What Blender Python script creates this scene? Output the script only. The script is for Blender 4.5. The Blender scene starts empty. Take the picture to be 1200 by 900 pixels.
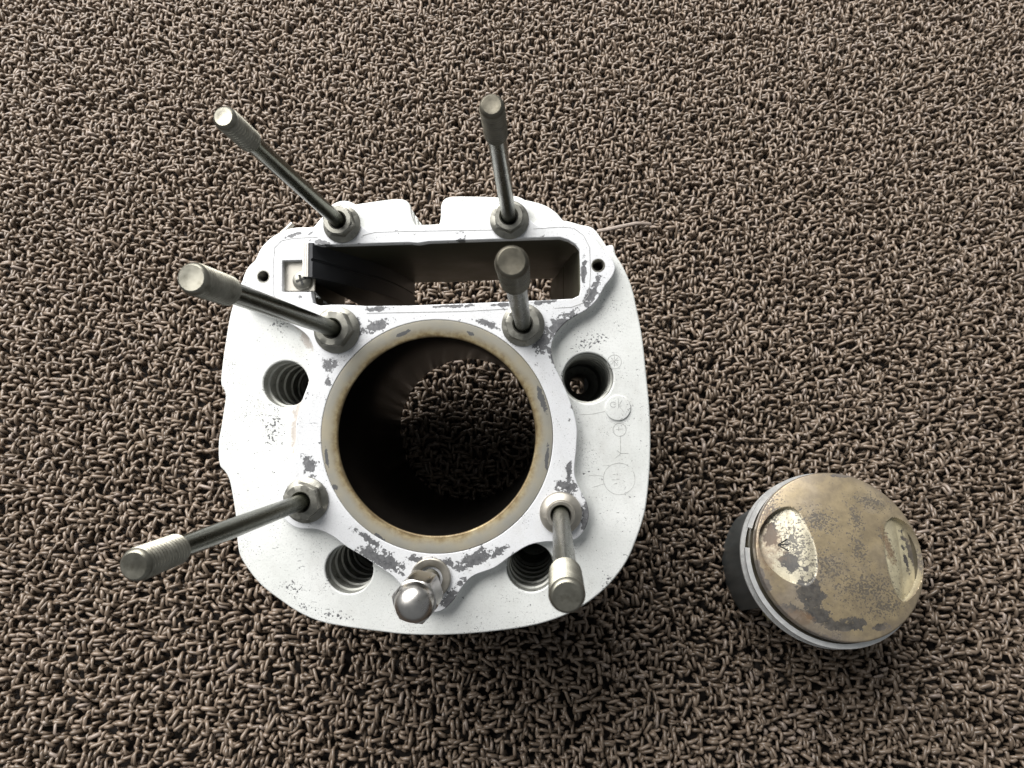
import bpy, bmesh, math
import numpy as np
from mathutils import Vector, Matrix

PI = math.pi
rng = np.random.default_rng(7)
S = bpy.context.scene
COL = S.collection
MM = 0.001

# ------------------------------------------------------------------ camera
FPX = 820.0                      # focal length in pixels of a 1200 px wide frame
TILT = math.radians(21.0)        # off straight down
HCAM = 464.0                     # mm above the top of the pile
cd = bpy.data.cameras.new('camera')
cam = bpy.data.objects.new('camera', cd)
COL.objects.link(cam)
cd.sensor_fit = 'HORIZONTAL'
cd.sensor_width = 36.0
cd.lens = 36.0 * FPX / 1200.0
cd.clip_start = 0.01
cd.clip_end = 50.0
cam.location = (0, 0, HCAM * MM)
cam.rotation_euler = (TILT, 0, 0)
S.camera = cam
cd.dof.use_dof = True
cd.dof.focus_distance = 0.38
cd.dof.aperture_fstop = 30.0
MC = Matrix.Translation((0, 0, HCAM)) @ Matrix.Rotation(TILT, 4, 'X')   # camera -> world, in mm

# ------------------------------------------------------------------ light
W = bpy.data.worlds.new('World')
S.world = W
W.use_nodes = True
W.node_tree.nodes['Background'].inputs[0].default_value = (0.93, 0.97, 1.0, 1)
W.node_tree.nodes['Background'].inputs[1].default_value = 0.2


def area(name, loc, target, size, sizey, power, color):
    l = bpy.data.lights.new(name, 'AREA')
    l.shape = 'RECTANGLE'
    l.size = size
    l.size_y = sizey
    l.energy = power
    l.color = color
    l.spread = math.radians(108)
    o = bpy.data.objects.new(name, l)
    COL.objects.link(o)
    o.location = loc
    o.rotation_euler = (Vector(target) - Vector(loc)).to_track_quat('-Z', 'Y').to_euler()
    return o


area('doorway_light', (-0.50, 1.15, 1.0), (-0.10, 0.66, 0.0), 2.5, 1.4, 43.0, (1.0, 0.99, 0.97))
S.view_settings.view_transform = 'Standard'
S.view_settings.look = 'None'
S.view_settings.gamma = 1.0
S.view_settings.exposure = 0.22
S.view_settings.use_curve_mapping = False
S.cycles.filter_width = 1.5

# ------------------------------------------------------------------ frames of reference
def ray(px, py):
    return Vector(((px - 600) / FPX, -(py - 450) / FPX, -1.0))


AX = Vector((-40 / FPX, 30 / FPX, 1.0)).normalized()      # cylinder axis, camera coordinates
O_ = ray(511, 511) * 336.0                                # bore centre on the gasket face
XX = (Vector((1, 0, 0)) - AX * AX.x).normalized()
YY = AX.cross(XX)
ZD = O_.dot(AX)


def P(px, py, z=0.0):
    """point of the cylinder (mm, its own axes) that stands z above the gasket face"""
    d = ray(px, py)
    q = d * ((z + ZD) / d.dot(AX)) - O_
    return (q.dot(XX), q.dot(YY))


PX = 336.0 / FPX    # mm per pixel on the gasket face


def G(px, py, z=0.0):
    """point on the mat, world mm, z above the pile top"""
    d = MC.to_3x3() @ ray(px, py)
    return Vector((0, 0, HCAM)) + d * ((z - HCAM) / d.z)


# ------------------------------------------------------------------ helpers
def link(name, me, mat=None, parent=None):
    o = bpy.data.objects.new(name, me)
    COL.objects.link(o)
    if mat is not None:
        me.materials.clear()
        me.materials.append(mat)
    if parent is not None:
        o.parent = parent
    return o


def smooth(me, angle=35):
    me.polygons.foreach_set('use_smooth', [True] * len(me.polygons))
    me.set_sharp_from_angle(angle=math.radians(angle))


def bm_obj(name, bm, mat, parent=None, angle=35):
    bmesh.ops.recalc_face_normals(bm, faces=bm.faces)
    me = bpy.data.meshes.new(name)
    bm.to_mesh(me)
    bm.free()
    smooth(me, angle)
    return link(name, me, mat, parent)


def empty(name, mat4, label, cat, group=None):
    o = bpy.data.objects.new(name, None)
    COL.objects.link(o)
    o.matrix_world = mat4
    o.empty_display_size = 0.02
    o['label'] = label
    o['category'] = cat
    if group:
        o['group'] = group
    return o


def catmull(pts, n=5):
    p = np.array(pts, float)
    out = []
    m = len(p)
    for i in range(m):
        p0, p1, p2, p3 = p[(i - 1) % m], p[i], p[(i + 1) % m], p[(i + 2) % m]
        d = [max(np.linalg.norm(b - a), 1e-6) ** 0.5 for a, b in ((p0, p1), (p1, p2), (p2, p3))]
        t0, t1 = 0, d[0]
        t2 = t1 + d[1]
        t3 = t2 + d[2]
        for k in range(n):
            t = t1 + (t2 - t1) * k / n
            A1 = (t1 - t) / (t1 - t0) * p0 + (t - t0) / (t1 - t0) * p1
            A2 = (t2 - t) / (t2 - t1) * p1 + (t - t1) / (t2 - t1) * p2
            A3 = (t3 - t) / (t3 - t2) * p2 + (t - t2) / (t3 - t2) * p3
            B1 = (t2 - t) / (t2 - t0) * A1 + (t - t0) / (t2 - t0) * A2
            B2 = (t3 - t) / (t3 - t1) * A2 + (t - t1) / (t3 - t1) * A3
            out.append((t2 - t) / (t2 - t1) * B1 + (t - t1) / (t2 - t1) * B2)
    return np.array(out)


def circle(cx, cy, r, n=64):
    a = np.linspace(0, 2 * PI, n, endpoint=False)
    return np.stack([cx + r * np.cos(a), cy + r * np.sin(a)], 1)


def ccw(p):
    x, y = p[:, 0], p[:, 1]
    return p if np.sum(x * np.roll(y, -1) - y * np.roll(x, -1)) > 0 else p[::-1]


def offset(p, d):
    p = ccw(np.asarray(p, float))
    t = np.roll(p, -1, 0) - np.roll(p, 1, 0)
    t /= np.linalg.norm(t, axis=1)[:, None] + 1e-9
    return p + d * np.stack([t[:, 1], -t[:, 0]], 1)


def plate(name, loops, z0, z1, mat, parent, bevel=0.5, res=2):
    """a flat piece with holes, from z0 up to z1 (mm), edges rounded"""
    cu = bpy.data.curves.new(name, 'CURVE')
    cu.dimensions = '2D'
    cu.fill_mode = 'BOTH'
    zc = (z0 + z1) / 2
    cu.extrude = max((z1 - z0) / 2 - bevel, 1e-4) * MM
    cu.bevel_depth = bevel * MM
    cu.bevel_resolution = res
    cu.offset = -bevel * MM
    for lp in loops:
        s = cu.splines.new('POLY')
        s.points.add(len(lp) - 1)
        co = np.zeros((len(lp), 4))
        co[:, :2] = np.asarray(lp) * MM
        co[:, 3] = 1
        s.points.foreach_set('co', co.ravel())
        s.use_cyclic_u = True
    t = bpy.data.objects.new('t', cu)
    COL.objects.link(t)
    dg = bpy.context.evaluated_depsgraph_get()
    me = bpy.data.meshes.new_from_object(t.evaluated_get(dg))
    bpy.data.objects.remove(t)
    bpy.data.curves.remove(cu)
    me.name = name
    me.transform(Matrix.Translation((0, 0, zc * MM)))
    bm = bmesh.new()
    bm.from_mesh(me)
    bmesh.ops.remove_doubles(bm, verts=bm.verts, dist=1e-6)
    bm.to_mesh(me)
    bm.free()
    smooth(me, 40)
    bm = bmesh.new()
    bm.from_mesh(me)
    bm.normal_update()
    for e in bm.edges:
        if len(e.link_faces) == 2:
            a, b = (abs(f.normal.z) > .9995 for f in e.link_faces)
            if a != b:
                e.smooth = False
    bm.to_mesh(me)
    bm.free()
    return link(name, me, mat, parent)


def ring_surface(bm, rings, closed=False):
    vs = [[bm.verts.new(c) for c in r] for r in rings]
    n = len(vs[0])
    for a, b in zip(vs, vs[1:] + ([vs[0]] if closed else [])):
        for i in range(n):
            j = (i + 1) % n
            bm.faces.new((a[i], a[j], b[j], b[i]))
    return vs


def lathe(bm, prof, M=None, n=64, cap0=False, cap1=False, closed=False, af=None):
    """prof: (radius, z) in mm; a radius given as ('hex', flats, limit) is a hexagon cut by a circle"""
    M = M or Matrix.Identity(4)
    rings = []
    for r, z in prof:
        rr = []
        for i in range(n):
            a = 2 * PI * i / n
            if isinstance(r, tuple):
                h = r[1] / 2 / math.cos(((a + PI / 6) % (PI / 3)) - PI / 6)
                q = min(h, r[2])
            else:
                q = r
            rr.append((M @ Vector((q * math.cos(a), q * math.sin(a), z))) * MM)
        rings.append(rr)
    vs = ring_surface(bm, rings, closed)
    if cap0:
        bm.faces.new(vs[0])
    if cap1:
        bm.faces.new(vs[-1])
    return vs


def tube(bm, pts, r, n=6):
    """bent tube along pts (mm)"""
    pts = [Vector(p) for p in pts]
    rings = []
    for i, p in enumerate(pts):
        t = (pts[min(i + 1, len(pts) - 1)] - pts[max(i - 1, 0)]).normalized()
        u = t.cross(Vector((0, 0, 1)))
        if u.length < 1e-3:
            u = t.cross(Vector((0, 1, 0)))
        u.normalize()
        v = t.cross(u)
        rings.append([(p + (u * math.cos(2 * PI * k / n) + v * math.sin(2 * PI * k / n)) * r) * MM for k in range(n)])
    vs = ring_surface(bm, rings)
    bm.faces.new(vs[0])
    bm.faces.new(vs[-1])


def box(bm, c, s, M=None):
    M = M or Matrix.Identity(4)
    r = bmesh.ops.create_cube(bm, size=1.0)
    T = Matrix.Translation(c) @ M @ Matrix.Diagonal((s[0], s[1], s[2], 1))
    for v in r['verts']:
        v.co = (T @ v.co) * MM
    return r['verts']


# ------------------------------------------------------------------ materials
class N:
    def __init__(self, name):
        self.m = bpy.data.materials.new(name)
        self.m.use_nodes = True
        self.t = self.m.node_tree
        self.b = self.t.nodes['Principled BSDF']
        self.c = None

    def add(self, typ, **kw):
        n = self.t.nodes.new(typ)
        for k, v in kw.items():
            setattr(n, k, v)
        return n

    def ln(self, a, b):
        self.t.links.new(a, b)

    def inp(self, sock, v):
        if hasattr(v, 'is_output'):
            self.ln(v, sock)
        elif isinstance(v, (tuple, list)) and len(v) == 3 and sock.type == 'RGBA':
            sock.default_value = (*v, 1)
        else:
            sock.default_value = v

    def coord(self):
        if self.c is None:
            self.c = self.add('ShaderNodeTexCoord').outputs['Object']
        return self.c

    def math(self, op, a, b=0.0, c=0.0, clamp=False):
        n = self.add('ShaderNodeMath', operation=op, use_clamp=clamp)
        for s, v in zip(n.inputs, (a, b, c)):
            self.inp(s, v)
        return n.outputs[0]

    def noise(self, scale, detail=3, rough=0.55, vec=None, stretch=None):
        v = vec or self.coord()
        if stretch:
            mp = self.add('ShaderNodeMapping')
            mp.inputs['Scale'].default_value = stretch
            self.ln(v, mp.inputs[0])
            v = mp.outputs[0]
        n = self.add('ShaderNodeTexNoise')
        n.inputs['Scale'].default_value = scale
        n.inputs['Detail'].default_value = detail
        n.inputs['Roughness'].default_value = rough
        self.ln(v, n.inputs['Vector'])
        return n.outputs['Fac']

    def mapr(self, v, a, b, c=0.0, d=1.0, smooth_=False):
        n = self.add('ShaderNodeMapRange')
        n.interpolation_type = 'SMOOTHSTEP' if smooth_ else 'LINEAR'
        for s, x in zip(n.inputs, (v, a, b, c, d)):
            self.inp(s, x)
        return n.outputs[0]

    def mix(self, f, a, b):
        n = self.add('ShaderNodeMix', data_type='RGBA')
        self.inp(n.inputs[0], f)
        self.inp(n.inputs[6], a)
        self.inp(n.inputs[7], b)
        return n.outputs[2]

    def blobs(self, lst):
        """highest of a set of soft ellipses: (x, y, rx, ry, angle) in metres of the object's own axes"""
        out = None
        for (x, y, rx, ry, a) in lst:
            mp = self.add('ShaderNodeMapping', vector_type='TEXTURE')
            mp.inputs['Location'].default_value = (x, y, 0)
            mp.inputs['Rotation'].default_value = (0, 0, a)
            mp.inputs['Scale'].default_value = (rx, ry, 1000)
            self.ln(self.coord(), mp.inputs[0])
            g = self.add('ShaderNodeTexGradient', gradient_type='SPHERICAL')
            self.ln(mp.outputs[0], g.inputs[0])
            out = g.outputs['Fac'] if out is None else self.math('MAXIMUM', out, g.outputs['Fac'])
        return out

    def radius(self):
        s = self.add('ShaderNodeSeparateXYZ')
        self.ln(self.coord(), s.inputs[0])
        x2 = self.math('MULTIPLY', s.outputs[0], s.outputs[0])
        r2 = self.math('MULTIPLY_ADD', s.outputs[1], s.outputs[1], x2)
        return self.math('SQRT', r2), s

    def bump(self, h, strength=0.3, dist=0.0003):
        n = self.add('ShaderNodeBump')
        n.inputs['Strength'].default_value = strength
        n.inputs['Distance'].default_value = dist
        self.inp(n.inputs['Height'], h)
        self.ln(n.outputs[0], self.b.inputs['Normal'])

    def set(self, color=None, rough=None, metal=None, spec=None):
        for k, v in (('Base Color', color), ('Roughness', rough), ('Metallic', metal), ('Specular IOR Level', spec)):
            if v is not None:
                self.inp(self.b.inputs[k], v)
        return self.m


def pxblobs(lst, z=0.0):
    out = []
    for (px, py, rx, ry, a) in lst:
        x, y = P(px, py, z)
        out.append((x * MM, y * MM, rx * PX * MM, ry * PX * MM, -math.radians(a)))
    return out


DECK_WEAR = [(440, 383, 26, 8, -20), (443, 362, 18, 4, -8), (419, 378, 8, 8, 0), (386, 428, 11, 12, 30), (385, 448, 6, 7, 0),
             (362, 546, 9, 20, -20), (432, 632, 30, 5, 33), (446, 654, 40, 12, 24), (487, 655, 16, 6, 10), (520, 659, 18, 6, 10),
             (556, 656, 34, 12, -22), (585, 646, 16, 6, -35), (541, 682, 10, 6, -45), (526, 702, 22, 9, -50), (665, 572, 17, 12, 20),
             (667, 553, 5, 16, 5), (687, 600, 8, 30, 0), (660, 378, 30, 11, -30), (636, 398, 12, 22, 20), (648, 420, 4, 20, -25),
             (695, 343, 8, 24, 28), (684, 320, 4, 22, 0), (570, 379, 20, 5, 25), (637, 354, 18, 4, -5), (588, 357, 14, 3, 0),
             (530, 359, 26, 3, -2), (463, 268, 14, 3, 0), (540, 282, 8, 3, 0), (378, 284, 16, 4, 10), (672, 476, 5, 8, -20), (690, 268, 16, 3, 30),
             (345, 275, 14, 3, -20)]
FIN_WEAR = [(345, 690, 26, 12, 25), (360, 712, 20, 6, 20), (712, 680, 8, 12, 30), (690, 400, 40, 14, -10), (330, 380, 26, 16, 0),
            (390, 720, 30, 8, 10), (320, 500, 20, 40, 0), (660, 440, 5, 20, -10)]


def mat_paint(name, deck):
    m = N(name)
    big = m.noise(35, 3)
    a, b = ((0.68, 0.683, 0.695), (0.60, 0.605, 0.62)) if deck else ((0.72, 0.725, 0.705), (0.61, 0.62, 0.595))
    col = m.mix(m.mapr(big, 0.3, 0.7), a, b)
    grime = m.mapr(m.noise(70, 5, 0.75, stretch=(1, 0.6, 1)), 0.52, 0.75, 0, 0.4)
    col = m.mix(grime, col, (0.47, 0.46, 0.43))
    grain = m.noise(1300, 2, 0.6)
    col = m.mix(m.mapr(grain, 0.52, 0.72, 0, 0.35), col, (0.42, 0.42, 0.41))
    edge = m.noise(420, 5, 0.65)
    mid = m.noise(200, 4, 0.65)
    var = m.math('ADD', m.math('MULTIPLY', m.math('SUBTRACT', edge, 0.5), 2.1), m.math('MULTIPLY', m.math('SUBTRACT', mid, 0.5), 1.7))
    if deck:
        bl = m.blobs(pxblobs([(x, y, a * 1.2, b * 1.2, c) for x, y, a, b, c in DECK_WEAR]))
        chip = m.mapr(m.math('ADD', bl, var), 0.40, 0.47)
    else:
        bl = m.blobs(pxblobs(FIN_WEAR, -6))
        sp = m.noise(900, 2, 0.5)
        chip = m.mapr(m.math('ADD', m.math('MULTIPLY', bl, 0.22), m.math('MULTIPLY_ADD', mid, 0.25, sp)), 0.82, 0.90)
    # pinholes in the casting
    pin = m.noise(1500, 1, 0.5)
    pit = m.mapr(m.math('MULTIPLY_ADD', m.noise(90, 2), 0.5, pin), 0.96, 1.04)
    dash = m.noise(560, 3, 0.6, stretch=(0.25, 1.3, 1))
    dsh = m.mapr(m.math('MULTIPLY_ADD', m.noise(40, 2), 0.5, dash), 1.0, 1.06)
    chip = m.math('MAXIMUM', chip, m.math('MULTIPLY', m.math('MAXIMUM', pit, dsh), 0.75))
    if not deck:
        dr = m.blobs(pxblobs([(348, 490, 12, 70, 5), (361, 452, 8, 20, 20), (357, 395, 10, 30, -30)], -5))
        dv = m.mapr(m.math('ADD', dr, m.math('MULTIPLY', m.math('SUBTRACT', edge, 0.5), 1.8)), 0.35, 0.65)
        col = m.mix(m.math('MULTIPLY', dv, 0.7), col, (0.36, 0.30, 0.26))
    metal = m.mix(m.mapr(edge, 0.3, 0.7), (0.085, 0.085, 0.09), (0.21, 0.21, 0.215))
    m.set(m.mix(chip, col, metal), m.mapr(big, 0.3, 0.7, 0.42, 0.55), m.math('MULTIPLY', chip, 0.35))
    h = m.math('SUBTRACT', m.math('MULTIPLY_ADD', m.noise(650, 3), 0.5, m.math('MULTIPLY', m.noise(90, 2), 0.4)), chip)
    m.bump(h, 0.6, 0.00028)
    return m.m


def mat_metal(name, a, b, rough, metal=1.0, scale=120, bump=0.15, stretch=None, dirt=None):
    m = N(name)
    n = m.noise(scale, 5, 0.65, stretch=stretch)
    c = m.mix(m.mapr(n, 0.32, 0.68), a, b)
    if dirt:
        d = m.mapr(m.noise(260, 4, 0.7), 0.55, 0.72)
        c = m.mix(m.math('MULTIPLY', d, 0.7), c, dirt)
    m.set(c, m.mapr(n, 0.3, 0.7, rough - 0.07, rough + 0.1), metal)
    m.bump(m.noise(700, 3, stretch=stretch), bump, 0.0001)
    return m.m


M_fin = mat_paint('white_fin_paint', False)
M_deck = mat_paint('chipped_white_paint', True)
M_nut = mat_metal('dull_zinc', (0.20, 0.195, 0.17), (0.31, 0.30, 0.265), 0.42, 0.9, dirt=(0.10, 0.095, 0.08))
M_nut2 = mat_metal('beige_zinc', (0.34, 0.315, 0.27), (0.46, 0.43, 0.38), 0.42, 0.85)
M_stud = mat_metal('olive_steel', (0.036, 0.040, 0.024), (0.08, 0.086, 0.054), 0.26, 0.9, scale=90, stretch=(1, 1, 0.25), bump=0.15, dirt=(0.15, 0.15, 0.11))
M_thr = mat_metal('thread_steel', (0.20, 0.19, 0.155), (0.36, 0.345, 0.29), 0.36, 0.95, dirt=(0.13, 0.12, 0.09))
M_thrd = mat_metal('brown_thread_steel', (0.13, 0.12, 0.095), (0.23, 0.21, 0.165), 0.40, 0.9, dirt=(0.08, 0.07, 0.05))
M_thr_dark = mat_metal('dark_thread', (0.05, 0.047, 0.036), (0.12, 0.11, 0.085), 0.5, 0.6)  # darker thread metal for the groove faces and the short stud
M_chrome = mat_metal('acorn_chrome', (0.46, 0.44, 0.42), (0.56, 0.54, 0.51), 0.30, 1.0, bump=0.05)
M_raw = mat_metal('oily_aluminium', (0.055, 0.053, 0.036), (0.10, 0.096, 0.068), 0.42, 0.6, scale=50)
M_plate = mat_metal('bracket_steel', (0.44, 0.42, 0.37), (0.52, 0.49, 0.44), 0.45, 0.8)
M_hole = mat_metal('hole_metal', (0.30, 0.30, 0.275), (0.42, 0.42, 0.385), 0.5, 0.5, scale=80, dirt=(0.06, 0.06, 0.05))
M_rub = mat_metal('black_rubber', (0.018, 0.019, 0.022), (0.032, 0.033, 0.037), 0.45, 0.0, scale=60, stretch=(1, 1, 0.15))
M_lam = mat_metal('laminate_edge', (0.42, 0.40, 0.37), (0.66, 0.64, 0.60), 0.5, 0.4, scale=400, stretch=(6, 0.6, 1))
M_dark = mat_metal('recess_shade', (0.012, 0.012, 0.011), (0.025, 0.025, 0.022), 0.6, 0.2)  # near-black colour standing in for shade in small recesses
M_line = mat_metal('gasket_line', (0.22, 0.22, 0.22), (0.45, 0.45, 0.44), 0.6, 0.1, scale=300)
M_ring = mat_metal('ring_steel', (0.62, 0.62, 0.61), (0.74, 0.74, 0.73), 0.36, 0.65, scale=200)
M_skirt = mat_metal('skirt_coating', (0.06, 0.067, 0.067), (0.125, 0.132, 0.13), 0.42, 0.35, scale=70, stretch=(2, 2, 0.3))
M_groove = mat_metal('ring_groove', (0.05, 0.042, 0.028), (0.11, 0.095, 0.065), 0.45, 0.6, scale=100)


def mat_liner():
    m = N('liner_iron')
    r, s = m.radius()
    n = m.noise(60, 4, 0.6)
    n2 = m.noise(350, 4, 0.65)
    base = m.mix(m.mapr(n, 0.3, 0.7), (0.38, 0.35, 0.28), (0.31, 0.30, 0.265))
    rw = m.math('ADD', r, m.math('MULTIPLY', m.math('SUBTRACT', n, 0.5), 0.0055))
    stain = m.math('MULTIPLY', m.mapr(rw, 0.0482, 0.0532, 1, 0, True), m.mapr(n2, 0.25, 0.6, 0.55, 1.0))
    col = m.mix(stain, base, m.mix(m.mapr(n2, 0.35, 0.65), (0.37, 0.285, 0.13), (0.21, 0.15, 0.07)))
    col = m.mix(m.math('MULTIPLY', m.mapr(rw, 0.0478, 0.0494, 1, 0, True), 0.8), col, (0.095, 0.065, 0.033))  # chamfer colour darkened, as it caught too much light
    pale = m.math('MULTIPLY', m.mapr(m.noise(45, 3), 0.5, 0.68), m.math('SUBTRACT', 1, stain))
    col = m.mix(m.math('MULTIPLY', pale, 0.6), col, (0.45, 0.39, 0.27))
    bl = m.blobs(pxblobs([(383, 536, 4, 20, -8), (641, 535, 4, 26, 3), (391, 571, 7, 7, 0), (635, 468, 6, 28, -20), (552, 391, 10, 4, 25),
                          (472, 391, 16, 4, -28), (600, 620, 16, 4, -38), (445, 630, 14, 4, 38), (640, 590, 5, 12, 20)]))
    v = m.math('ADD', m.math('MULTIPLY', m.math('SUBTRACT', n2, 0.5), 1.4), bl)
    chip = m.mapr(v, 0.42, 0.48)
    col = m.mix(chip, col, (0.13, 0.13, 0.13))
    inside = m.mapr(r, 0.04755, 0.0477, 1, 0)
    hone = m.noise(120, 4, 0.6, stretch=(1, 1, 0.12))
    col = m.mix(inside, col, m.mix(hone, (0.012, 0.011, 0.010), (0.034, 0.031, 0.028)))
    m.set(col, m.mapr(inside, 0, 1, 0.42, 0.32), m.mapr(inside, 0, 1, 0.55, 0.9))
    m.bump(n2, 0.2, 0.0001)
    return m.m


M_liner = mat_liner()


def mat_carpet():
    m = N('brown_carpet_cord')
    g = m.add('ShaderNodeNewGeometry')
    r = g.outputs['Random Per Island']
    c = m.mix(r, (0.088, 0.063, 0.042), (0.198, 0.149, 0.109))
    n = m.noise(500, 3)
    c = m.mix(m.mapr(n, 0.3, 0.7, 0.0, 0.35), c, (0.13, 0.10, 0.082))
    rare = m.math('GREATER_THAN', m.math('FRACT', m.math('MULTIPLY', r, 37.7)), 0.96)
    c = m.mix(m.math('MULTIPLY', rare, 0.5), c, (0.27, 0.22, 0.19))
    m.set(c, 0.36, 0.0, 0.5)
    m.bump(m.noise(900, 2), 0.25, 0.0002)
    return m.m


M_carpet = mat_carpet()
M_back = mat_metal('carpet_backing', (0.022, 0.017, 0.015), (0.035, 0.028, 0.024), 0.9, 0.0, scale=40)

# ------------------------------------------------------------------ the mat
bm = bmesh.new()
vs = [bm.verts.new(Vector(c) * MM) for c in ((-900, -400, -14), (900, -400, -14), (900, 1000, -14), (-900, 1000, -14))]
bm.faces.new(vs)
carpet = bm_obj('carpet', bm, M_back)
carpet['kind'] = 'structure'
carpet['label'] = 'brown looped carpet mat spread under everything'


def make_loops():
    def inside(x, y, mg):
        p = np.stack([x, y, np.zeros_like(x) - HCAM], 1)
        c, s = math.cos(TILT), math.sin(TILT)
        yc = c * p[:, 1] + s * p[:, 2]
        zc = -(-s * p[:, 1] + c * p[:, 2])
        return (np.abs(x) < 600 / FPX * zc + mg) & (np.abs(yc) < 450 / FPX * zc + mg)

    cx, cy, lay = [], [], []
    for layer, step in ((0, 3.9), (1, 6.3), (2, 5.0)):
        gx, gy = np.meshgrid(np.arange(-720, 720, step), np.arange(-220, 860, step))
        x = gx.ravel() + rng.uniform(-.62, .62, gx.size) * step
        y = gy.ravel() + rng.uniform(-.62, .62, gx.size) * step
        k = inside(x, y, (25, 10, 95)[layer])
        if layer == 2:                       # a thinner rim of pile outside the picture
            k &= ~inside(x, y, 25)
        cx.append(x[k]); cy.append(y[k]); lay.append(np.full(k.sum(), layer % 2))
    cx = np.concatenate(cx); cy = np.concatenate(cy); lay = np.concatenate(lay)
    n = len(cx)
    # slow unevenness of the pile
    und = (0.9 * np.sin(cx * .043 + 1.3 * np.sin(cy * .031)) * np.sin(cy * .051 + np.sin(cx * .027)) +
           0.7 * np.sin(cx * .13 + cy * .07 + 2 * np.sin(cy * .05)) * np.sin(cy * .15 - cx * .04))
    # hollows where the pile is pressed or thin
    for k in range(70):
        hx, hy, hr = rng.uniform(-480, 480), rng.uniform(-60, 600), rng.uniform(7, 22)
        und -= rng.uniform(.8, 3.2) * np.exp(-((cx - hx) ** 2 + ((cy - hy) * rng.uniform(.8, 2.0)) ** 2) / hr ** 2)
    yaw = np.where(rng.random(n) < .5, 0, PI / 2) + rng.normal(0, .27, n)
    hl = np.where(rng.random(n) < .3, rng.normal(1.6, .35, n), rng.normal(2.8, .6, n)).clip(1.3, 5.2)
    rad = rng.normal(1.10, .13, n).clip(.75, 1.45)
    pitch = rng.normal(0, .34, n)
    zc = -1.9 + rng.normal(0, 1.15, n) + und * .9 - 4.2 * lay
    lean = rng.normal(0, .35, n)
    K, C = 6, 5
    u = np.linspace(-1, 1, K)
    along = hl[:, None] * np.array([-1, -.97, -.66, .66, .97, 1])[None, :]
    drop = np.array([-5.0, -1.2, 0, 0, -1.2, -5.0])[None, :] * rng.uniform(.7, 1.25, (n, 1))
    side = lean[:, None] * (1 - u ** 2)[None, :]
    zz = zc[:, None] + drop + along * np.tan(pitch)[:, None]
    ca, sa = np.cos(yaw)[:, None], np.sin(yaw)[:, None]
    ctr = np.stack([cx[:, None] + along * ca - side * sa, cy[:, None] + along * sa + side * ca, zz], 2)
    ctr += rng.normal(0, .17, ctr.shape)
    tan = np.gradient(ctr, axis=1)
    tan /= np.linalg.norm(tan, axis=2)[:, :, None]
    up = np.array([0, 0, 1.0])
    e1 = np.stack([-np.sin(yaw), np.cos(yaw), 0 * yaw], 1)[:, None, :] + 0 * tan
    e1 -= (e1 * tan).sum(2)[:, :, None] * tan
    e1 /= np.linalg.norm(e1, axis=2)[:, :, None]
    e2 = np.cross(tan, e1)
    th = np.arange(C) * 2 * PI / C + .3
    prof = np.array([.85, .95, 1.0, 1.0, .95, .85])
    flat = rng.uniform(.8, 1.15, n)
    V = (ctr[:, :, None, :] + (rad[:, None] * prof[None, :])[:, :, None, None] *
         (np.cos(th)[None, None, :, None] * e1[:, :, None, :] + (np.sin(th)[None, None, :, None] * e2[:, :, None, :]) * flat[:, None, None, None]))
    V = V.reshape(-1, 3) * MM
    q = []
    for a in range(K - 1):
        for c in range(C):
            d = (c + 1) % C
            q.append((a * C + c, a * C + d, (a + 1) * C + d, (a + 1) * C + c))
    q = np.array(q)
    F = (q[None] + (np.arange(n) * K * C)[:, None, None]).reshape(-1, 4)
    CF = np.zeros((0, C), int)      # the ends are sunk in the backing
    me = bpy.data.meshes.new('carpet_loops')
    me.vertices.add(len(V))
    me.vertices.foreach_set('co', V.ravel())
    me.loops.add(F.size + CF.size)
    me.loops.foreach_set('vertex_index', np.concatenate([F.ravel(), CF.ravel()]).astype(np.int32))
    me.polygons.add(len(F) + len(CF))
    st = np.concatenate([np.arange(len(F)) * 4, F.size + np.arange(len(CF)) * C])
    me.polygons.foreach_set('loop_start', st.astype(np.int32))
    me.polygons.foreach_set('use_smooth', np.ones(len(st), bool))
    me.update(calc_edges=True)
    me['n'] = n
    print('loops', n, 'tris', n * (2 * (K - 1) * C ))
    return me


loops = link('carpet_loops', make_loops(), M_carpet)
loops['kind'] = 'stuff'
loops['label'] = 'short brown cord loops of the carpet pile'

# ------------------------------------------------------------------ the cylinder
MF = Matrix.Identity(4)
for i, (a, b, c, d) in enumerate(zip(XX, YY, AX, O_)):
    MF[i][0], MF[i][1], MF[i][2], MF[i][3] = a, b, c, d
MW = MC @ MF
MW.translation = MW.translation * MM
cyl = empty('engine_cylinder', MW, 'white painted engine cylinder with chipped top face and long studs, standing on the brown mat', 'engine cylinder')

FIN = [(300, 306), (308, 291), (318, 281), (337, 271), (357, 272), (366, 267), (380, 252), (410, 241), (442, 235.5), (464, 233), (474, 234), (480, 239),
       (482.5, 252), (486, 262), (492, 267.5), (505, 266.5), (514, 263), (516.5, 252), (517, 240), (521, 233), (529, 230.5), (555, 230), (590, 231.5), (620, 235), (640, 241), (653, 250),
       (660, 258), (676, 266), (690, 272), (700, 284), (705, 289), (718, 287), (721.5, 298), (730, 312), (740, 335), (747, 365), (753, 397), (757, 435), (761, 475), (762.5, 512), (761.5, 550),
       (758, 587), (755, 604), (747, 629), (735, 657), (715, 684), (688, 707), (665, 720), (630, 732), (580, 740), (530, 744), (480, 744), (442, 740),
       (400, 734), (376, 729), (352, 719), (329, 704), (305, 685), (289, 665), (281, 651), (278, 636), (276.5, 610), (272, 580), (268.5, 563), (263.5, 553),
       (257.5, 546), (256, 517), (259, 500), (262, 480), (264, 465), (263, 459), (259, 451), (260, 430), (265, 395), (270, 367), (277, 345), (284, 328)]
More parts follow.
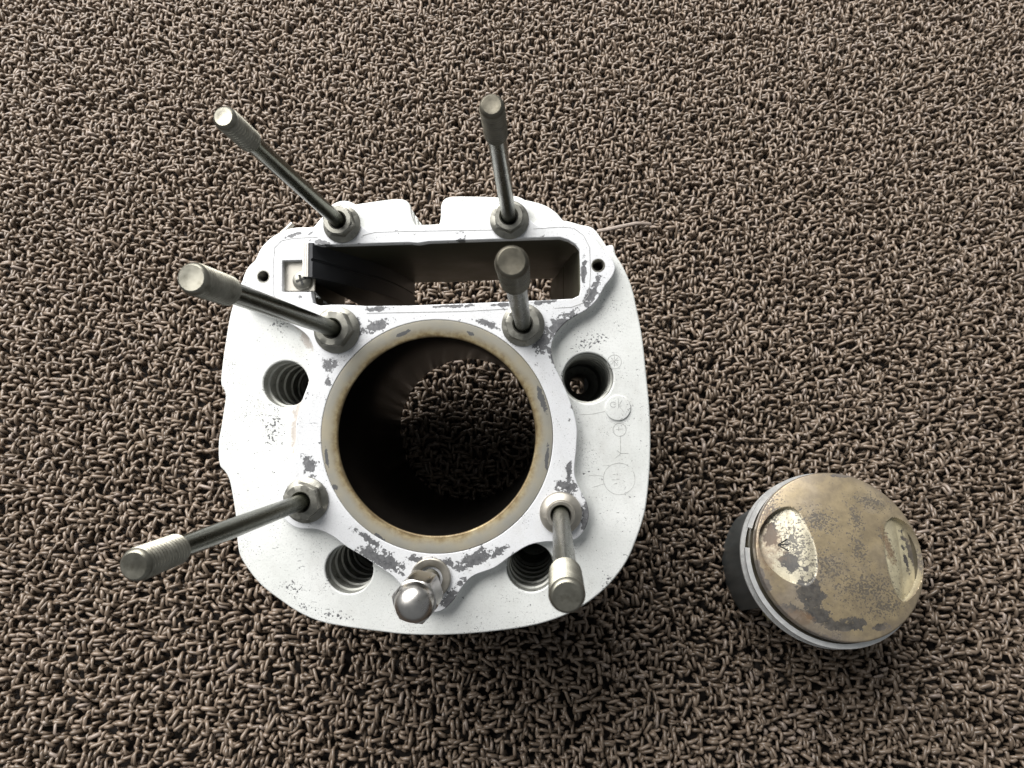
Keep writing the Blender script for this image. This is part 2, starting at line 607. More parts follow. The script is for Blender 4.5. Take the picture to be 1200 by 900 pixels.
DECK = [(300, 306), (307, 292), (318, 281), (337, 272), (365, 270), (378, 264), (385, 246), (399, 239), (413, 246), (421, 262), (432, 270), (458, 269), (492, 268), (520, 267), (560, 267), (572, 262),
        (576, 246), (588, 235), (604, 234), (617, 244), (622, 258), (634, 265), (660, 263), (680, 268), (690, 270), (697, 278), (706, 291), (716, 302), (721, 313), (718, 323),
        (709, 335), (699, 352), (687, 363), (666, 375), (652, 390), (646, 406), (650, 428), (659, 448), (669, 472), (676, 500), (675.5, 525), (673.5, 556),
        (680, 574), (688, 590), (690, 605), (686, 619), (676, 631), (660, 635), (640, 635), (620, 639), (601, 650), (580, 665), (553, 676), (541, 689), (531, 704), (517, 716), (502, 717), (488, 710),
        (476, 694), (461, 676), (445, 665), (425, 652), (405, 640), (389, 628), (370, 620), (350, 619), (338, 613), (328, 600), (326, 583), (331, 565), (341, 545), (346, 520), (347, 496),
        (352, 475), (361, 450), (367, 432), (369, 416), (362, 396), (345, 382), (310, 367), (286, 353), (285, 334), (290, 317)]
TUN = [(370, 287), (395, 286.5), (430, 285.5), (478, 284), (490, 285), (502, 283), (560, 281), (620, 279), (656, 278), (666, 281), (674, 286), (679, 292), (680, 310), (680.5, 338), (679, 346), (671, 350), (640, 351.5), (560, 355), (480, 358),
       (430, 358.5), (402, 357), (388, 357), (375, 358), (367, 355), (365.5, 348), (365, 342), (364.5, 342), (331, 342), (330.5, 341), (331, 306), (331.5, 305.5), (355, 305), (356, 304.5), (358, 291), (362, 288)]
HOLES = [((335, 450), 27.5), ((689, 443), 29.5), ((409, 667), 28.5), ((622, 665), 28.0)]
SMALL = [((308.5, 324), 6.5), ((701, 311), 6.8)]

fin_l = catmull([P(x, y, -6) for x, y in FIN], 4)
deck_l = ccw(catmull([P(x, y, 0) for x, y in DECK], 5))
tun_l = np.array([P(x, y, 0) for x, y in TUN])
RB = 116 * PX
RL = 137 * PX
hole_c = [(P(*c, -6), r * PX * 1.02) for c, r in HOLES]
small_c = [(P(*c, 0), r * PX) for c, r in SMALL]

# deck (gasket face) with its fillet
deck = plate('gasket_face', [deck_l, circle(0, 0, RL - .05, 128), tun_l] + [circle(*c, r, 32) for c, r in small_c], -5.2, 0, M_deck, cyl, 0.45)
bm = bmesh.new()
rings = []
for off, z in ((-.3, -1.6), (0.02, -2.6), (.35, -4.0), (1.0, -5.2), (2.1, -5.85), (3.4, -6.05)):
    p = offset(deck_l, off)
    rings.append([(x * MM, y * MM, z * MM) for x, y in p])
ring_surface(bm, rings)
# keep the fillet out of the four stud wells
dele = [f for f in bm.faces if any((f.calc_center_median().xy / MM - Vector(c)).length < r + .6 for c, r in hole_c)]
bmesh.ops.delete(bm, geom=dele, context='FACES')
bm_obj('fillet', bm, M_fin, deck, 60)

# groove pressed by the gasket round the chain tunnel
gl = [(600, 269), (540, 270), (480, 271), (440, 272), (425, 276)]
gr = [(625, 268), (655, 266), (672, 267), (684, 276), (691, 290), (692, 320), (690, 345), (683, 355), (670, 360), (650, 361)]
g3 = [(595, 362), (540, 365), (480, 366), (430, 367)]
g4 = [(372, 278), (345, 279), (330, 282), (322, 290), (320, 310), (320, 340), (322, 352)]
for g in (gl, gr, g3, g4):
    bm = bmesh.new()
    tube(bm, [(*P(*q), .0) for q in g], .16, 5)
    bm_obj('gasket_line', bm, M_line, deck)

# fins
wide_t = offset(tun_l, 2.0)
fin_holes = [circle(0, 0, RL + 1.0, 96)] + [circle(*c, r, 48) for c, r in hole_c]
top_holes = fin_holes + [offset(tun_l, .8)] + [circle(*c, r + .3, 24) for c, r in small_c]
plate('cooling_fin', [fin_l] + top_holes, -9.6, -6, M_fin, cyl, 0.8, 3)
inner = offset(fin_l, -.6)
f0 = None
for k in range(1, 8):
    z = -6 - 12.0 * k
    if f0 is None:
        f0 = plate('cooling_fin', [inner] + fin_holes + [wide_t], z - 3.0, z, M_fin, cyl, 0.7, 2)
        zb = z
    else:
        o = f0.copy()
        COL.objects.link(o)
        o.parent = cyl
        o.location.z = (z - zb) * MM

# barrel, tunnel walls, base flange
plate('barrel', [circle(0, 0, 150 * PX, 96), circle(0, 0, RL - .4, 96)], -106, -4.6, M_fin, cyl, .3)
plate('chain_tunnel', [offset(tun_l, 4.2), offset(tun_l, .02)], -106, -4.0, M_raw, cyl, .3)
base = catmull([(-84, 86), (-66, 101), (0, 104), (62, 101), (82, 84), (78, 40), (76, 0), (66, -62), (0, -74), (-66, -62), (-76, 0), (-80, 40)], 10)
plate('base_flange', [base, circle(0, 0, RL - .6, 96), offset(tun_l, .6)] + [circle(*c, 7.0, 24) for c, r in hole_c], -110, -101, M_fin, cyl, .6)

# the tunnel narrows towards its foot on the right
bm = bmesh.new()
xr, yt = P(679.5, 287)
yb = P(679.5, 349.5)[1]
pts = [[Vector(q) * MM for q in ((xr + 1.5, y, -4), (xr - .3, y, -4.2), (xr - 6.4, y, -52), (xr - 5.2, y, -53.2), (xr - 6.6, y, -54.4), (xr - 13.4, y, -105.5), (xr + 1.5, y, -105.5))] for y in (yt + .6, yb - .6)]
vs = ring_surface(bm, pts)
bm.faces.new(vs[0])
bm.faces.new(vs[1])
bm_obj('tunnel_ramp', bm, M_raw, cyl, 20)

# liner
bm = bmesh.new()
LS = -146
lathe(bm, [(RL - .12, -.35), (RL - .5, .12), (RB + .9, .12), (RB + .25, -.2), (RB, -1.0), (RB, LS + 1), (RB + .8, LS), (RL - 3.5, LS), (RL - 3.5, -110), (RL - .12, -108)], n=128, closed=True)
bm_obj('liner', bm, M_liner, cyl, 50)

# stud wells
for k, ((cx, cy), r) in enumerate(hole_c):
    bm = bmesh.new()
    T = Matrix.Translation((cx, cy, 0))
    rr = r - .02
    pr = [(rr, -6.75)]
    z = -7.5
    while z > -58:
        pr += [(rr, z), (rr, z - 4.6), (rr - .9, z - 5.1), (rr - .9, z - 8.0), (rr, z - 8.5)]
        z -= 10.6
    pr += [(rr - .1, -60), (rr - 1.7, -61.5), (rr - 1.7, -84), (6.8, -85.2), (5.9, -86.5), (5.9, -158 if k == 1 else -122)]  # tube feet lengthened, the right one most, to keep the well dark
    lathe(bm, pr, T, 56)
    bm_obj('stud_well', bm, M_hole, cyl, 40)
for (cx, cy), r in small_c:
    bm = bmesh.new()
    T = Matrix.Translation((cx, cy, 0))
    pr = [(r + .55, .04), (r + .1, .04), (r - .1, -.25)]
    z = -.6
    while z > -16:
        pr += [(r - .05, z), (r - .35, z - .4)]
        z -= .8
    lathe(bm, pr, T, 32, cap1=True)
    bm_obj('dowel_hole', bm, M_nut, deck, 40)

M_mark = mat_metal('mark_shade', (0.26, 0.26, 0.25), (0.52, 0.52, 0.5), 0.5, 0.0, scale=500)
# casting marks on the right side of the top fin
zf = -6.0


def mark_ring(bm, px, py, r, w=.13, a0=0, a1=2 * PI):
    cx, cy = P(px, py, zf)
    n = max(10, int(28 * (a1 - a0) / 2 / PI))
    pts = [(cx + r * PX * math.cos(a0 + (a1 - a0) * i / n), cy + r * PX * math.sin(a0 + (a1 - a0) * i / n), zf) for i in range(n + 1)]
    tube(bm, pts, w, 5)


def mark_line(bm, pts, w=.13, z=zf):
    tube(bm, [(*P(x, y, z), z) for x, y in pts], w, 5)


bm = bmesh.new()
c = P(724, 478, zf)
lathe(bm, [(15.5 * PX, zf - .3), (14.9 * PX, zf + .55), (14.3 * PX, zf + .8), (13.6 * PX, zf + .85)], Matrix.Translation((*c, 0)), 48, cap1=True)
zp = zf + .85
bm_obj('casting_boss', bm, M_fin, cyl, 30)
bm = bmesh.new()
cc = Vector(P(718.5, 474, zp))
tube(bm, [(cc.x + 3.2 * PX * math.cos(a), cc.y + 3.2 * PX * math.sin(a), zp) for a in np.linspace(.4, 2 * PI - .5, 14)], .14, 5)
mark_line(bm, [(721.5, 473.5), (719, 473.8)], .16, zp)
mark_line(bm, [(724.5, 467), (725, 478)], .13, zp)
mark_line(bm, [(729, 469), (725, 475), (731, 483)], .13, zp)
mark_ring(bm, 720, 424, 8.2)
for p in ([(715, 423), (725, 422)], [(720, 417), (720, 430)], [(716, 427), (724, 419)], [(716, 419), (724, 428)]):
    mark_line(bm, p, .14)
mark_ring(bm, 726, 503.5, 7.6, .15)
mark_line(bm, [(722, 503), (730, 502.5)], .13)
mark_line(bm, [(725, 500), (725, 505)], .13)
mark_line(bm, [(727, 511), (727, 520), (727.5, 530)], .14)
mark_line(bm, [(736.5, 531), (727.5, 531), (721, 537)], .14)
mark_line(bm, [(727.5, 531), (723, 528)], .16)
mark_ring(bm, 725.5, 561, 18.5, .12, .9, 2 * PI + .55)
for p in ([(718, 556), (721, 555.5)], [(723, 555), (724, 557)], [(717, 562), (720, 562)], [(722, 561), (725, 561.5)], [(719, 567), (723, 566)], [(731, 563), (732, 564.5)], [(733, 571), (732, 572.5)]):
    mark_line(bm, p, .16)
mark_line(bm, [(690, 557), (698, 556.5), (706.5, 558)], .13)
mark_line(bm, [(678, 486), (695, 485), (709, 482)], .13)
mark_line(bm, [(694, 571), (708, 567)], .1)
bm_obj('casting_mark', bm, M_mark, cyl, 60)


# ------------------------------------------------------------------ studs and nuts
def frame_to(b, t):
    z = (Vector(t) - Vector(b)).normalized()
    x = Vector((1, 0, 0))
    x = (x - z * x.dot(z)).normalized()
    y = z.cross(x)
    m = Matrix.Identity(4)
    for i in range(3):
        m[i][0], m[i][1], m[i][2], m[i][3] = x[i], y[i], z[i], b[i]
    return m


def hexnut(bm, M, flange, af, h, hole, spin=0.0):
    R = M @ Matrix.Rotation(spin, 4, 'Z')
    lim = af / 2 * 1.13
    lathe(bm, [(flange, 0.02), (flange, .9), (flange - .35, 1.25), (('hex', af + .6, lim + .6), 2.1), (('hex', af, lim), 2.5), (('hex', af, lim), h - .7),
               (('hex', af, af / 2 * 1.055), h - .25), (af / 2 * .99, h), (hole + .7, h), (hole, h - .8), (hole, h - 4)], R, 72)


def stud(base, tip, ztip, zthr, rs, rt, mthr, nut, spin=0.0, label=None):
    b = (*P(*base), 0.0)
    t = (*P(*tip, ztip), ztip)
    M = frame_to(b, t)
    L = (Vector(t) - Vector(b)).length
    lt = L - (ztip - zthr) * L / ztip
    bm = bmesh.new()
    lathe(bm, [(rs, .5), (rs, lt - 1.5), (rs + .15, lt - .8), (rt - .6, lt + .3)], M, 40)
    so = bm_obj('stud', bm, M_stud, cyl, 40)
    if label:
        so['label'] = label
    bm = bmesh.new()
    pr = [(rt - .7, lt), (rt - .25, lt + .5)]
    z = lt + .9
    while z < L - 2.0:
        pr += [(rt, z), (rt, z + .3), (rt - .65, z + .75), (rt - .65, z + 1.05)]
        z += 1.6
    pr += [(rt - .15, L - 1.5), (rt - .45, L - .7), (rt - .95, L - .15), (rt - 1.15, L), (rt - 1.9, L - .05), (rt * .4, L - .1), (rt * .3, L - .14)]
    lathe(bm, pr, M, 44, cap1=True)
    Mi = M.inverted()
    bm.normal_update()
    for f in bm.faces:
        cc = Mi @ (f.calc_center_median() / MM)
        if lt + 1 < cc.z < L - 2 and math.hypot(cc.x, cc.y) < rt - .22:
            f.material_index = 1  # valley faces take the darker thread metal
    th = bm_obj('thread', bm, mthr, so, 25)
    th.data.materials.append(M_thr_dark)
    bm = bmesh.new()
    kind = nut[0]
    if kind == 'hex':
        hexnut(bm, M, nut[1], nut[2], nut[3], rs + .6, spin)
        bm_obj('flange_nut', bm, nut[4], so, 28)
    else:
        f, rc, h = nut[1:4]
        lathe(bm, [(f, 0.02), (f, 1.6), (f - .5, 2.4), (rc + 1.1, 3.6), (rc + .2, 4.2), (rc, h - .5), (rc - .4, h), (rs + 1.2, h), (rs + .8, h - .5), (rs + .7, h - 4)], M, 64)
        bm_obj('collar_nut', bm, nut[4], so, 35)
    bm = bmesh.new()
    lathe(bm, [(rs + 1.2, nut[3] - 3.6), (rs * .5, nut[3] - 3.6)], M, 32)  # dark disc painted in for the shade between nut and stud
    bm_obj('nut_gap_shade', bm, M_dark, so)
    return so


stud((401, 263), (261.5, 136.5), 122, 102, 3.25, 4.0, M_thr, ('hex', 9.2, 13.0, 8.0, M_nut), .3)
stud((597, 258), (576, 122.5), 125, 102, 3.3, 4.05, M_thrd, ('hex', 9.4, 13.0, 7.5, M_nut), .1)
stud((395, 387), (224, 325.5), 135, 112, 3.75, 5.0, M_thr, ('hex', 11.3, 16.0, 8.5, M_nut), .45)
stud((613, 381), (599.5, 306), 141, 113, 3.7, 4.95, M_thrd, ('hex', 10.3, 15.5, 6.0, M_nut), .2)
stud((359, 586), (156.5, 663), 138, 115, 3.75, 5.0, M_thr, ('hex', 11.0, 16.0, 8.0, M_nut), .2)
stud((657, 601), (664.5, 699), 147, 121, 3.75, 5.0, M_thr, ('collar', 10.0, 6.6, 7.5, M_nut2))

# short stud carrying the acorn nut and a loose washer
bpx = (505, 677)
x0, y0 = P(*bpx)
T = Matrix.Translation((x0, y0, 0))
bm = bmesh.new()
pr = [(4.3, .2)]
z = 1.0
while z < 40:
    pr += [(4.4, z), (4.4, z + .25), (4.05, z + .6), (4.05, z + .8)]
    z += 1.22
lathe(bm, pr, T, 40)
sg = bm_obj('stud', bm, M_thr_dark, cyl, 25)
sg['label'] = 'short threaded stud ending in a domed acorn nut'
bm = bmesh.new()
lathe(bm, [(9.6, .02), (9.6, 1.6), (9.1, 2.1), (6.4, 2.1), (5.8, 1.7), (5.8, .02)], T, 64)
bm_obj('washer', bm, M_nut2, sg, 35)
bm = bmesh.new()
q = 17.6
R = T @ Matrix.Rotation(math.radians(19), 4, 'Z')
zb = 24.0
pr = [(4.5, zb + .3), (q / 2 * .98, zb), (('hex', q, q / 2 * 1.07), zb + .4), (('hex', q, q / 2 * 1.135), zb + 1.3), (('hex', q, q / 2 * 1.135), zb + 16.8), (('hex', q, q / 2 * 1.05), zb + 17.7), (q / 2 * .965, zb + 18.1)]
for k in range(1, 13):
    a = k / 12 * PI / 2
    pr.append((max(q / 2 * .945 * math.cos(a), .05), zb + 18.3 + 8.2 * math.sin(a)))
lathe(bm, pr, R, 72, cap1=True)
bm_obj('acorn_nut', bm, M_chrome, sg, 26)

# ------------------------------------------------------------------ chain guide and its bracket
bm = bmesh.new()
zp = -3.2
a = P(331.5, 306.5, zp)
b = P(368.5, 341, zp)
cx, cy = (a[0] + b[0]) / 2, (a[1] + b[1]) / 2
box(bm, (cx, cy, zp - .9), (abs(b[0] - a[0]), abs(b[1] - a[1]), 1.8))
bmesh.ops.bevel(bm, geom=list(bm.edges), offset=.25 * MM, segments=2, affect='EDGES')
br = bm_obj('guide_bracket', bm, M_plate, cyl)
bm = bmesh.new()
c = P(355, 329, zp)
T = Matrix.Translation((*c, zp))
lathe(bm, [(4.9, 0), (4.9, .9), (4.5, 1.8), (3.4, 2.5), (2.0, 2.8), (.05, 2.9)], T, 40, cap1=True)
sc = bm_obj('screw', bm, M_nut, br, 30)
bm = bmesh.new()
for a in (.35, .35 + PI / 2):
    box(bm, (c[0], c[1], zp + 2.55), (5.2, 1.15, .8), Matrix.Rotation(a, 4, 'Z'))  # dark bars standing slightly proud, painting the shade of the cross recess
bm_obj('screw_slot_shade', bm, M_dark, sc)

# guide: a slightly bowed bar leaning down into the tunnel
bm = bmesh.new()
top_z = 1.2


def guide_ring(t):
    z = top_z - 108 * t
    xa, _ = P(354.5, 305, top_z)
    y1 = P(360, 284.5, top_z)[1]
    y0_ = P(360, 324.5, top_z)[1]
    lean = 30 * t + 7 * math.sin(PI * t)
    xa0 = xa + lean * .12  # left face held back so black body fills the shaded tunnel end
    return [(xa0, y0_, z), (xa + lean + 4.9, y0_, z), (xa + lean + 4.9, y0_ + (y1 - y0_) * .45, z), (xa + lean + 4.2, y0_ + (y1 - y0_) * .47, z), (xa + lean + 4.2, y0_ + (y1 - y0_) * .53, z),
            (xa + lean + 4.9, y0_ + (y1 - y0_) * .55, z), (xa + lean + 4.9, y1, z), (xa0, y1, z)]


vs = ring_surface(bm, [[Vector(p) * MM for p in guide_ring(t)] for t in np.linspace(0, 1, 14)])
bm.faces.new(vs[0])
bm.faces.new(vs[-1])
gd = bm_obj('chain_guide', bm, M_rub, cyl, 40)
g0 = guide_ring(0)
bm = bmesh.new()
x0, y0, y1 = g0[0][0], g0[0][1], g0[-1][1]
for k, (w, off) in enumerate(((.95, 0.05), (1.0, 1.1), (.7, 2.2))):
    box(bm, (x0 + off + w / 2, (y0 + y1) / 2, top_z + .12), (w, abs(y1 - y0) - .2, .5))
bm_obj('laminate_edge', bm, M_lam, gd)

# small grey metal tab sticking out behind the left ear
bm = bmesh.new()
tube(bm, [(*P(330, 274, -10), -10), (*P(337, 268, -10), -10), (*P(343, 262, -10), -10)], 1.3, 10)
bm_obj('metal_tab', bm, M_plate, cyl, 40)

# ------------------------------------------------------------------ the piston
PH = 64.0
PW = Vector((183.4, 51.6, 0.0))
RP = 47.3
spin = math.radians(-4.0)
pm = Matrix.Translation(PW * MM) @ Matrix.Rotation(spin, 4, 'Z')
pis = empty('piston', pm, 'used piston standing upright on the mat, its crown tan and black with carbon', 'piston')
pinv = pm.inverted()


def Q(px, py, z=PH):
    w = G(px, py, z) * MM
    q = pinv @ w
    return (q.x / MM, q.y / MM)


PPX = (HCAM - PH) / 0.90 / FPX


def qblobs(lst):
    out = []
    for (px, py, rx, ry, a) in lst:
        x, y = Q(px, py)
        out.append((x * MM, y * MM, rx * PPX * MM, ry * PPX * MM, -math.radians(a) - spin))
    return out


def in_pocket(lst):
    return qblobs(lst)


def mat_crown():
    m = N('carboned_crown')
    n1 = m.noise(45, 4, 0.6)
    n2 = m.noise(330, 5, 0.7)
    n3 = m.noise(900, 3, 0.6)
    col = m.mix(m.mapr(n1, 0.3, 0.7), (0.41, 0.325, 0.195), (0.27, 0.215, 0.14))
    col = m.mix(m.mapr(m.noise(28, 3), 0.5, 0.7, 0, 0.6), col, (0.33, 0.29, 0.26))
    # pockets: paler bare patches
    pkm = m.add('ShaderNodeAttribute', attribute_name='pocket').outputs['Fac']
    pale = m.mix(m.mapr(m.radius()[1].outputs[0], -0.01, 0.01), (0.50, 0.46, 0.345), (0.46, 0.415, 0.28))
    col = m.mix(m.math('MULTIPLY', pkm, 0.85), col, pale)
    var = m.math('ADD', m.math('MULTIPLY', m.math('SUBTRACT', n2, 0.5), 1.5), m.math('MULTIPLY', m.math('SUBTRACT', m.noise(110, 3), 0.5), 1.1))
    solid = m.blobs(qblobs([(950, 698, 22, 36, -20), (962, 722, 30, 18, 40), (990, 733, 46, 14, 4), (922, 716, 26, 14, 10), (1030, 736, 20, 8, -10), (890, 668, 7, 26, -12), (928, 661, 24, 16, 25), (906, 622, 10, 30, 20), (1073, 648, 12, 44, -14), (1064, 655, 6, 30, -5),  # soot blobs; dark blobs also cover the right pocket's outer wall
                            (990, 558, 34, 4, 4), (898, 684, 8, 16, -20), (950, 745, 50, 10, 12)]))
    c1 = m.mapr(m.math('ADD', solid, var), 0.44, 0.56)
    speck = m.blobs(qblobs([(956, 612, 36, 26, 10), (998, 610, 14, 34, -4), (1000, 645, 16, 34, -4), (965, 665, 36, 30, 0), (1037, 640, 12, 34, -10), (930, 640, 30, 40, 0), (1010, 690, 60, 30, 0), (900, 600, 20, 40, 30), (1020, 590, 40, 16, 10),
                            (1035, 710, 40, 20, -20)]))
    sv = m.math('ADD', m.math('MULTIPLY', m.math('SUBTRACT', n3, 0.5), 2.4), m.math('ADD', m.math('MULTIPLY', m.math('SUBTRACT', n2, 0.5), 1.3), m.math('MULTIPLY', speck, 0.72)))
    c2 = m.math('MULTIPLY', m.mapr(sv, 0.42, 0.62), 0.85)
    soot_dark = m.math('MAXIMUM', c1, c2)
    col = m.mix(soot_dark, col, m.mix(m.mapr(n2, 0.4, 0.6), (0.030, 0.028, 0.027), (0.066, 0.061, 0.056)))
    brown = m.blobs(qblobs([(902, 625, 18, 48, -8), (897, 650, 14, 36, -15), (1037, 640, 8, 30, -10), (935, 723, 20, 10, 20)]))  # brown patches, widened to paint down the over-lit left pocket floor
    col = m.mix(m.math('MULTIPLY', m.mapr(m.math('ADD', brown, var), 0.3, 0.6), 0.6), col, (0.17, 0.10, 0.05))
    mott = m.noise(150, 5, 0.7)
    col = m.mix(m.mapr(mott, 0.40, 0.60, 0, 0.7), col, m.mix(0.5, col, (0.10, 0.085, 0.065)))
    rim = m.mapr(m.math('ADD', m.radius()[0], m.math('MULTIPLY', m.math('SUBTRACT', mott, 0.5), 0.012)), 0.040, 0.047, 0, 0.5)
    col = m.mix(rim, col, (0.20, 0.165, 0.135))
    m.set(col, m.mapr(m.math('MAXIMUM', soot_dark, m.mapr(n1, .3, .7, 0, .5)), 0, 1, 0.31, 0.52), m.math('SUBTRACT', m.mapr(soot_dark, 0, 1, 0.52, 0.1), m.math('MULTIPLY', pkm, 0.3), clamp=True))
    m.bump(m.math('SUBTRACT', m.math('MULTIPLY', n2, 0.5), soot_dark), 0.3, 0.00015)
    return m.m


M_crown = mat_crown()


def crown():
    # height field on a polar grid; the two valve pockets are cut in as tilted discs
    lp = [Q(*p) for p in ((923, 595), (933, 601), (943, 621), (950, 638), (953.5, 656), (952.5, 676), (945, 686), (932, 686), (916, 678), (899, 662), (890, 642), (890, 623), (898, 608), (910, 598))]
    rp = [Q(*p) for p in ((1044, 607), (1058, 611), (1071, 623), (1080, 643), (1082.5, 663), (1079.5, 681), (1071, 696), (1058, 705), (1051, 701), (1041, 684), (1034, 660), (1031, 636), (1034, 615))]
    nr, na = 150, 320
    RC = RP - .6
    prof_r = np.concatenate([np.linspace(0, RC - 1.0, nr - 5), RC - np.array([.7, .42, .2, .06, 0])])
    prof_z = np.concatenate([6.0 * (1 - (np.linspace(0, RC - 1.0, nr - 5) / (RC - 1.0)) ** 2.1), -np.array([.12, .30, .55, .9, 1.4])])
    a = np.linspace(0, 2 * PI, na, endpoint=False)
    Rr, Aa = np.meshgrid(prof_r, a, indexing='ij')
    X = Rr * np.cos(Aa)
    Y = Rr * np.sin(Aa)
    Z = np.repeat(prof_z[:, None], na, 1) + 0.0

    def sdist(poly):
        p = catmull(poly, 8)
        q = np.roll(p, -1, 0)
        d2 = np.full(X.shape, 1e9)
        ins = np.zeros(X.shape, bool)
        for (x1, y1), (x2, y2) in zip(p, q):
            dx, dy = x2 - x1, y2 - y1
            t = (((X - x1) * dx + (Y - y1) * dy) / (dx * dx + dy * dy + 1e-12)).clip(0, 1)
            d2 = np.minimum(d2, (X - x1 - t * dx) ** 2 + (Y - y1 - t * dy) ** 2)
            c = ((y1 > Y) != (y2 > Y)) & (X < dx * (Y - y1) / (dy + 1e-12) + x1)
            ins ^= c
        return np.where(ins, np.sqrt(d2), -np.sqrt(d2))

    PK = np.zeros(X.shape)
    for poly, sgn in ((lp, -1), (rp, 1)):
        d = sdist(poly)
        PK = np.maximum(PK, (d / .5 + .2).clip(0, 1))
        cx, cy = np.mean(poly, 0)
        u = sgn * (X - cx)                       # outwards
        depth = (3.0 + 0.115 * u * 2).clip(0.0, 6.0)
        depth = np.where(u < -9, 0, depth)
        wall = (d / .8).clip(0, 1)
        wall = wall * wall * (3 - 2 * wall)
        # the inner lip runs out to nothing
        run = ((u + 9.0) / 9.0).clip(0, 1)
        cut = wall * (0.45 + depth * run)
        Z = np.where(d > 0, Z - cut, Z)
    V = np.stack([X, Y, Z + PH], 2)
    V = np.concatenate([[[0, 0, V[0, 0, 2]]], V[1:].reshape(-1, 3)]) * MM
    F3, F4 = [], []
    for j in range(na):
        F3.append((0, 1 + j, 1 + (j + 1) % na))
    faces = list(F3)
    for i in range(nr - 2):
        b0, b1 = 1 + i * na, 1 + (i + 1) * na
        for j in range(na):
            k = (j + 1) % na
            faces.append((b0 + j, b1 + j, b1 + k, b0 + k))
    # land below the crown
    last = 1 + (nr - 2) * na
    extra = np.stack([RC * np.cos(a), RC * np.sin(a), 0 * a + PH - 5.0], 1) * MM
    e0 = len(V)
    V = np.concatenate([V, extra])
    for j in range(na):
        k = (j + 1) % na
        faces.append((last + j, e0 + j, e0 + k, last + k))
    me = bpy.data.meshes.new('crown')
    me.from_pydata(V.tolist(), [], faces)
    smooth(me, 40)
    at = me.attributes.new('pocket', 'FLOAT', 'POINT')
    vals = np.zeros(len(V))
    vals[1:1 + (nr - 1) * na] = PK[1:].reshape(-1)
    at.data.foreach_set('value', vals)
    return link('crown', me, M_crown, pis)


cr = crown()
# direction mark cut in the left pocket
bm = bmesh.new()


def zcrown(x, y):
    best = None
    ok, loc, nor, idx = cr.closest_point_on_mesh(Vector((x, y, PH)) * MM)
    return loc.z / MM


bpy.context.view_layer.update()
for a, b in (((939, 637.5), (913, 638.5)), ((912, 638.5), (922, 632)), ((912, 638.5), (924, 646))):
    pa, pb = Q(*a, PH - 1), Q(*b, PH - 1)
    pts = []
    for t in np.linspace(0, 1, 6):
        x, y = pa[0] + (pb[0] - pa[0]) * t, pa[1] + (pb[1] - pa[1]) * t
        pts.append((x, y, zcrown(x, y) - .1))
    tube(bm, pts, .38, 6)
bm_obj('direction_arrow', bm, M_dark, cr)

# body behind the rings, then the slipper skirt
bm = bmesh.new()
lathe(bm, [(RP - .6, PH - 5.0), (RP - 3.6, PH - 5.05), (RP - 3.6, PH - 8.6), (RP - .15, PH - 8.65), (RP - .15, PH - 13.4), (RP - 3.6, PH - 13.45), (RP - 3.6, PH - 16.0), (RP - .2, PH - 16.05),
           (RP - .2, PH - 17.0), (RP - 3.4, PH - 17.05), (RP - 3.4, PH - 19.8), (RP - .4, PH - 19.85), (RP - .4, PH - 23), (RP - 3, PH - 24)], n=160, cap1=True)
bm_obj('ring_land', bm, M_groove, pis, 30)
for s in (-1, 1):
    bm = bmesh.new()
    n = 28
    half = math.radians(39)
    out, inn = [], []
    for i in range(n + 1):
        a = -half + 2 * half * i / n + (PI if s < 0 else 0)
        out.append((a, RP - .35))
        inn.append((a, RP - 3.8))
    path = out + inn[::-1]
    rings = []
    for z, dr in ((PH - 22.5, -.1), (PH - 30, .1), (PH - 45, .1), (2, -.1), (-4.0, -.5)):
        rings.append([Vector(((r + dr) * math.cos(a), (r + dr) * math.sin(a), z)) * MM for a, r in path])
    vs = ring_surface(bm, rings)
    bm.faces.new(vs[0])
    bm.faces.new(vs[-1])
    bm_obj('skirt', bm, M_skirt, pis, 40)
# pin bosses and pin bore
M_boss = mat_metal('boss_aluminium', (0.36, 0.35, 0.17), (0.52, 0.49, 0.33), 0.4, 0.7, scale=90)
for s in (-1, 1):
    bm = bmesh.new()
    box(bm, (0, s * 30, PH - 35), (56, 10, 36))
    bmesh.ops.bevel(bm, geom=list(bm.edges), offset=2.5 * MM, segments=3, affect='EDGES')
    bo = bm_obj('pin_boss', bm, M_boss, pis)
    bm = bmesh.new()
    T = Matrix.Translation((0, s * 35.1, PH - 36)) @ Matrix.Rotation(PI / 2, 4, 'X')
    lathe(bm, [(14, 0), (11.5, s * -.6), (11.2, s * 3)], T, 48, cap1=True)
    bm_obj('pin_bore', bm, M_dark, bo)
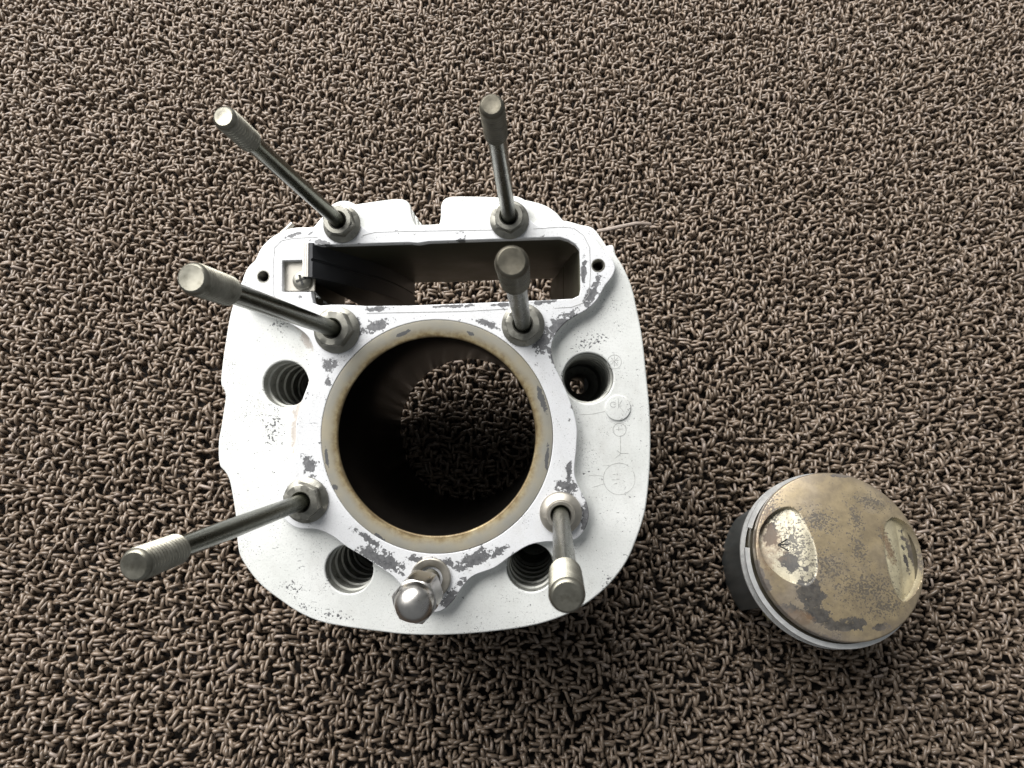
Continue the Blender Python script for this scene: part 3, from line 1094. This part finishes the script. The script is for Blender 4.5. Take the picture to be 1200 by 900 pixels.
    # web that closes the underside of the ring belt at the sides
bm = bmesh.new()
lathe(bm, [(RP - .5, PH - 20), (RP - .5, PH - 30), (RP - 1.0, PH - 31), (RP - 6, PH - 31.5)], n=96)
bm_obj('oil_land', bm, M_boss, pis)

# rings, sprung a little out of their grooves; each is cut by its gap
def pring(z0, z1, rout, gap_a, gap_w, off, mat, nm='piston_ring'):
    bm = bmesh.new()
    n = 150
    sec = []
    for i in range(n + 1):
        a = gap_a + gap_w / 2 + (2 * PI - gap_w) * i / n
        c, s_ = math.cos(a), math.sin(a)
        r0, r1 = rout - 2.7, rout
        sec.append([Vector((r * c + off[0], r * s_ + off[1], z)) * MM for r, z in ((r0, z0), (r1 - .15, z0), (r1, z0 + .2), (r1, z1 - .2), (r1 - .15, z1), (r0, z1))])
    v = [[bm.verts.new(p) for p in s] for s in sec]
    for s, t in zip(v, v[1:]):
        for k in range(6):
            bm.faces.new((s[k], s[(k + 1) % 6], t[(k + 1) % 6], t[k]))
    bm.faces.new(v[0])
    bm.faces.new(v[-1])
    return bm_obj(nm, bm, mat, pis, 30)


def ang(px, py, z):
    q = Q(px, py, z)
    return math.atan2(q[1], q[0])


pring(PH - 7.9, PH - 6.2, RP + 1.5, ang(878, 627, PH - 6.5), math.radians(14), (-1.9, -1.3), M_ring)
pring(PH - 15.6, PH - 14.0, RP + 1.7, math.radians(40), math.radians(5), (-2.0, -1.2), M_ring)
pring(PH - 19.7, PH - 17.2, RP + .4, math.radians(75), math.radians(4), (-.3, -.3), M_groove, 'oil_ring')

# ------------------------------------------------------------------ loose strand on the mat
bm = bmesh.new()
pts = [G(x, y, z) for x, y, z in ((700, 271, -.5), (712, 269, 1.5), (728, 265.5, 2.6), (745, 262, 3.0), (753, 262, 1.6), (758, 262.5, .2), (762, 263, -1.8))]
tube(bm, pts, 1.5, 8)
M_strand = mat_metal('pale_strand', (0.22, 0.18, 0.15), (0.30, 0.25, 0.215), 0.45, 0.0)
st = bm_obj('carpet_strand', bm, M_strand)
st['label'] = 'long pale strand lying on the mat behind the cylinder'
st['category'] = 'strand'
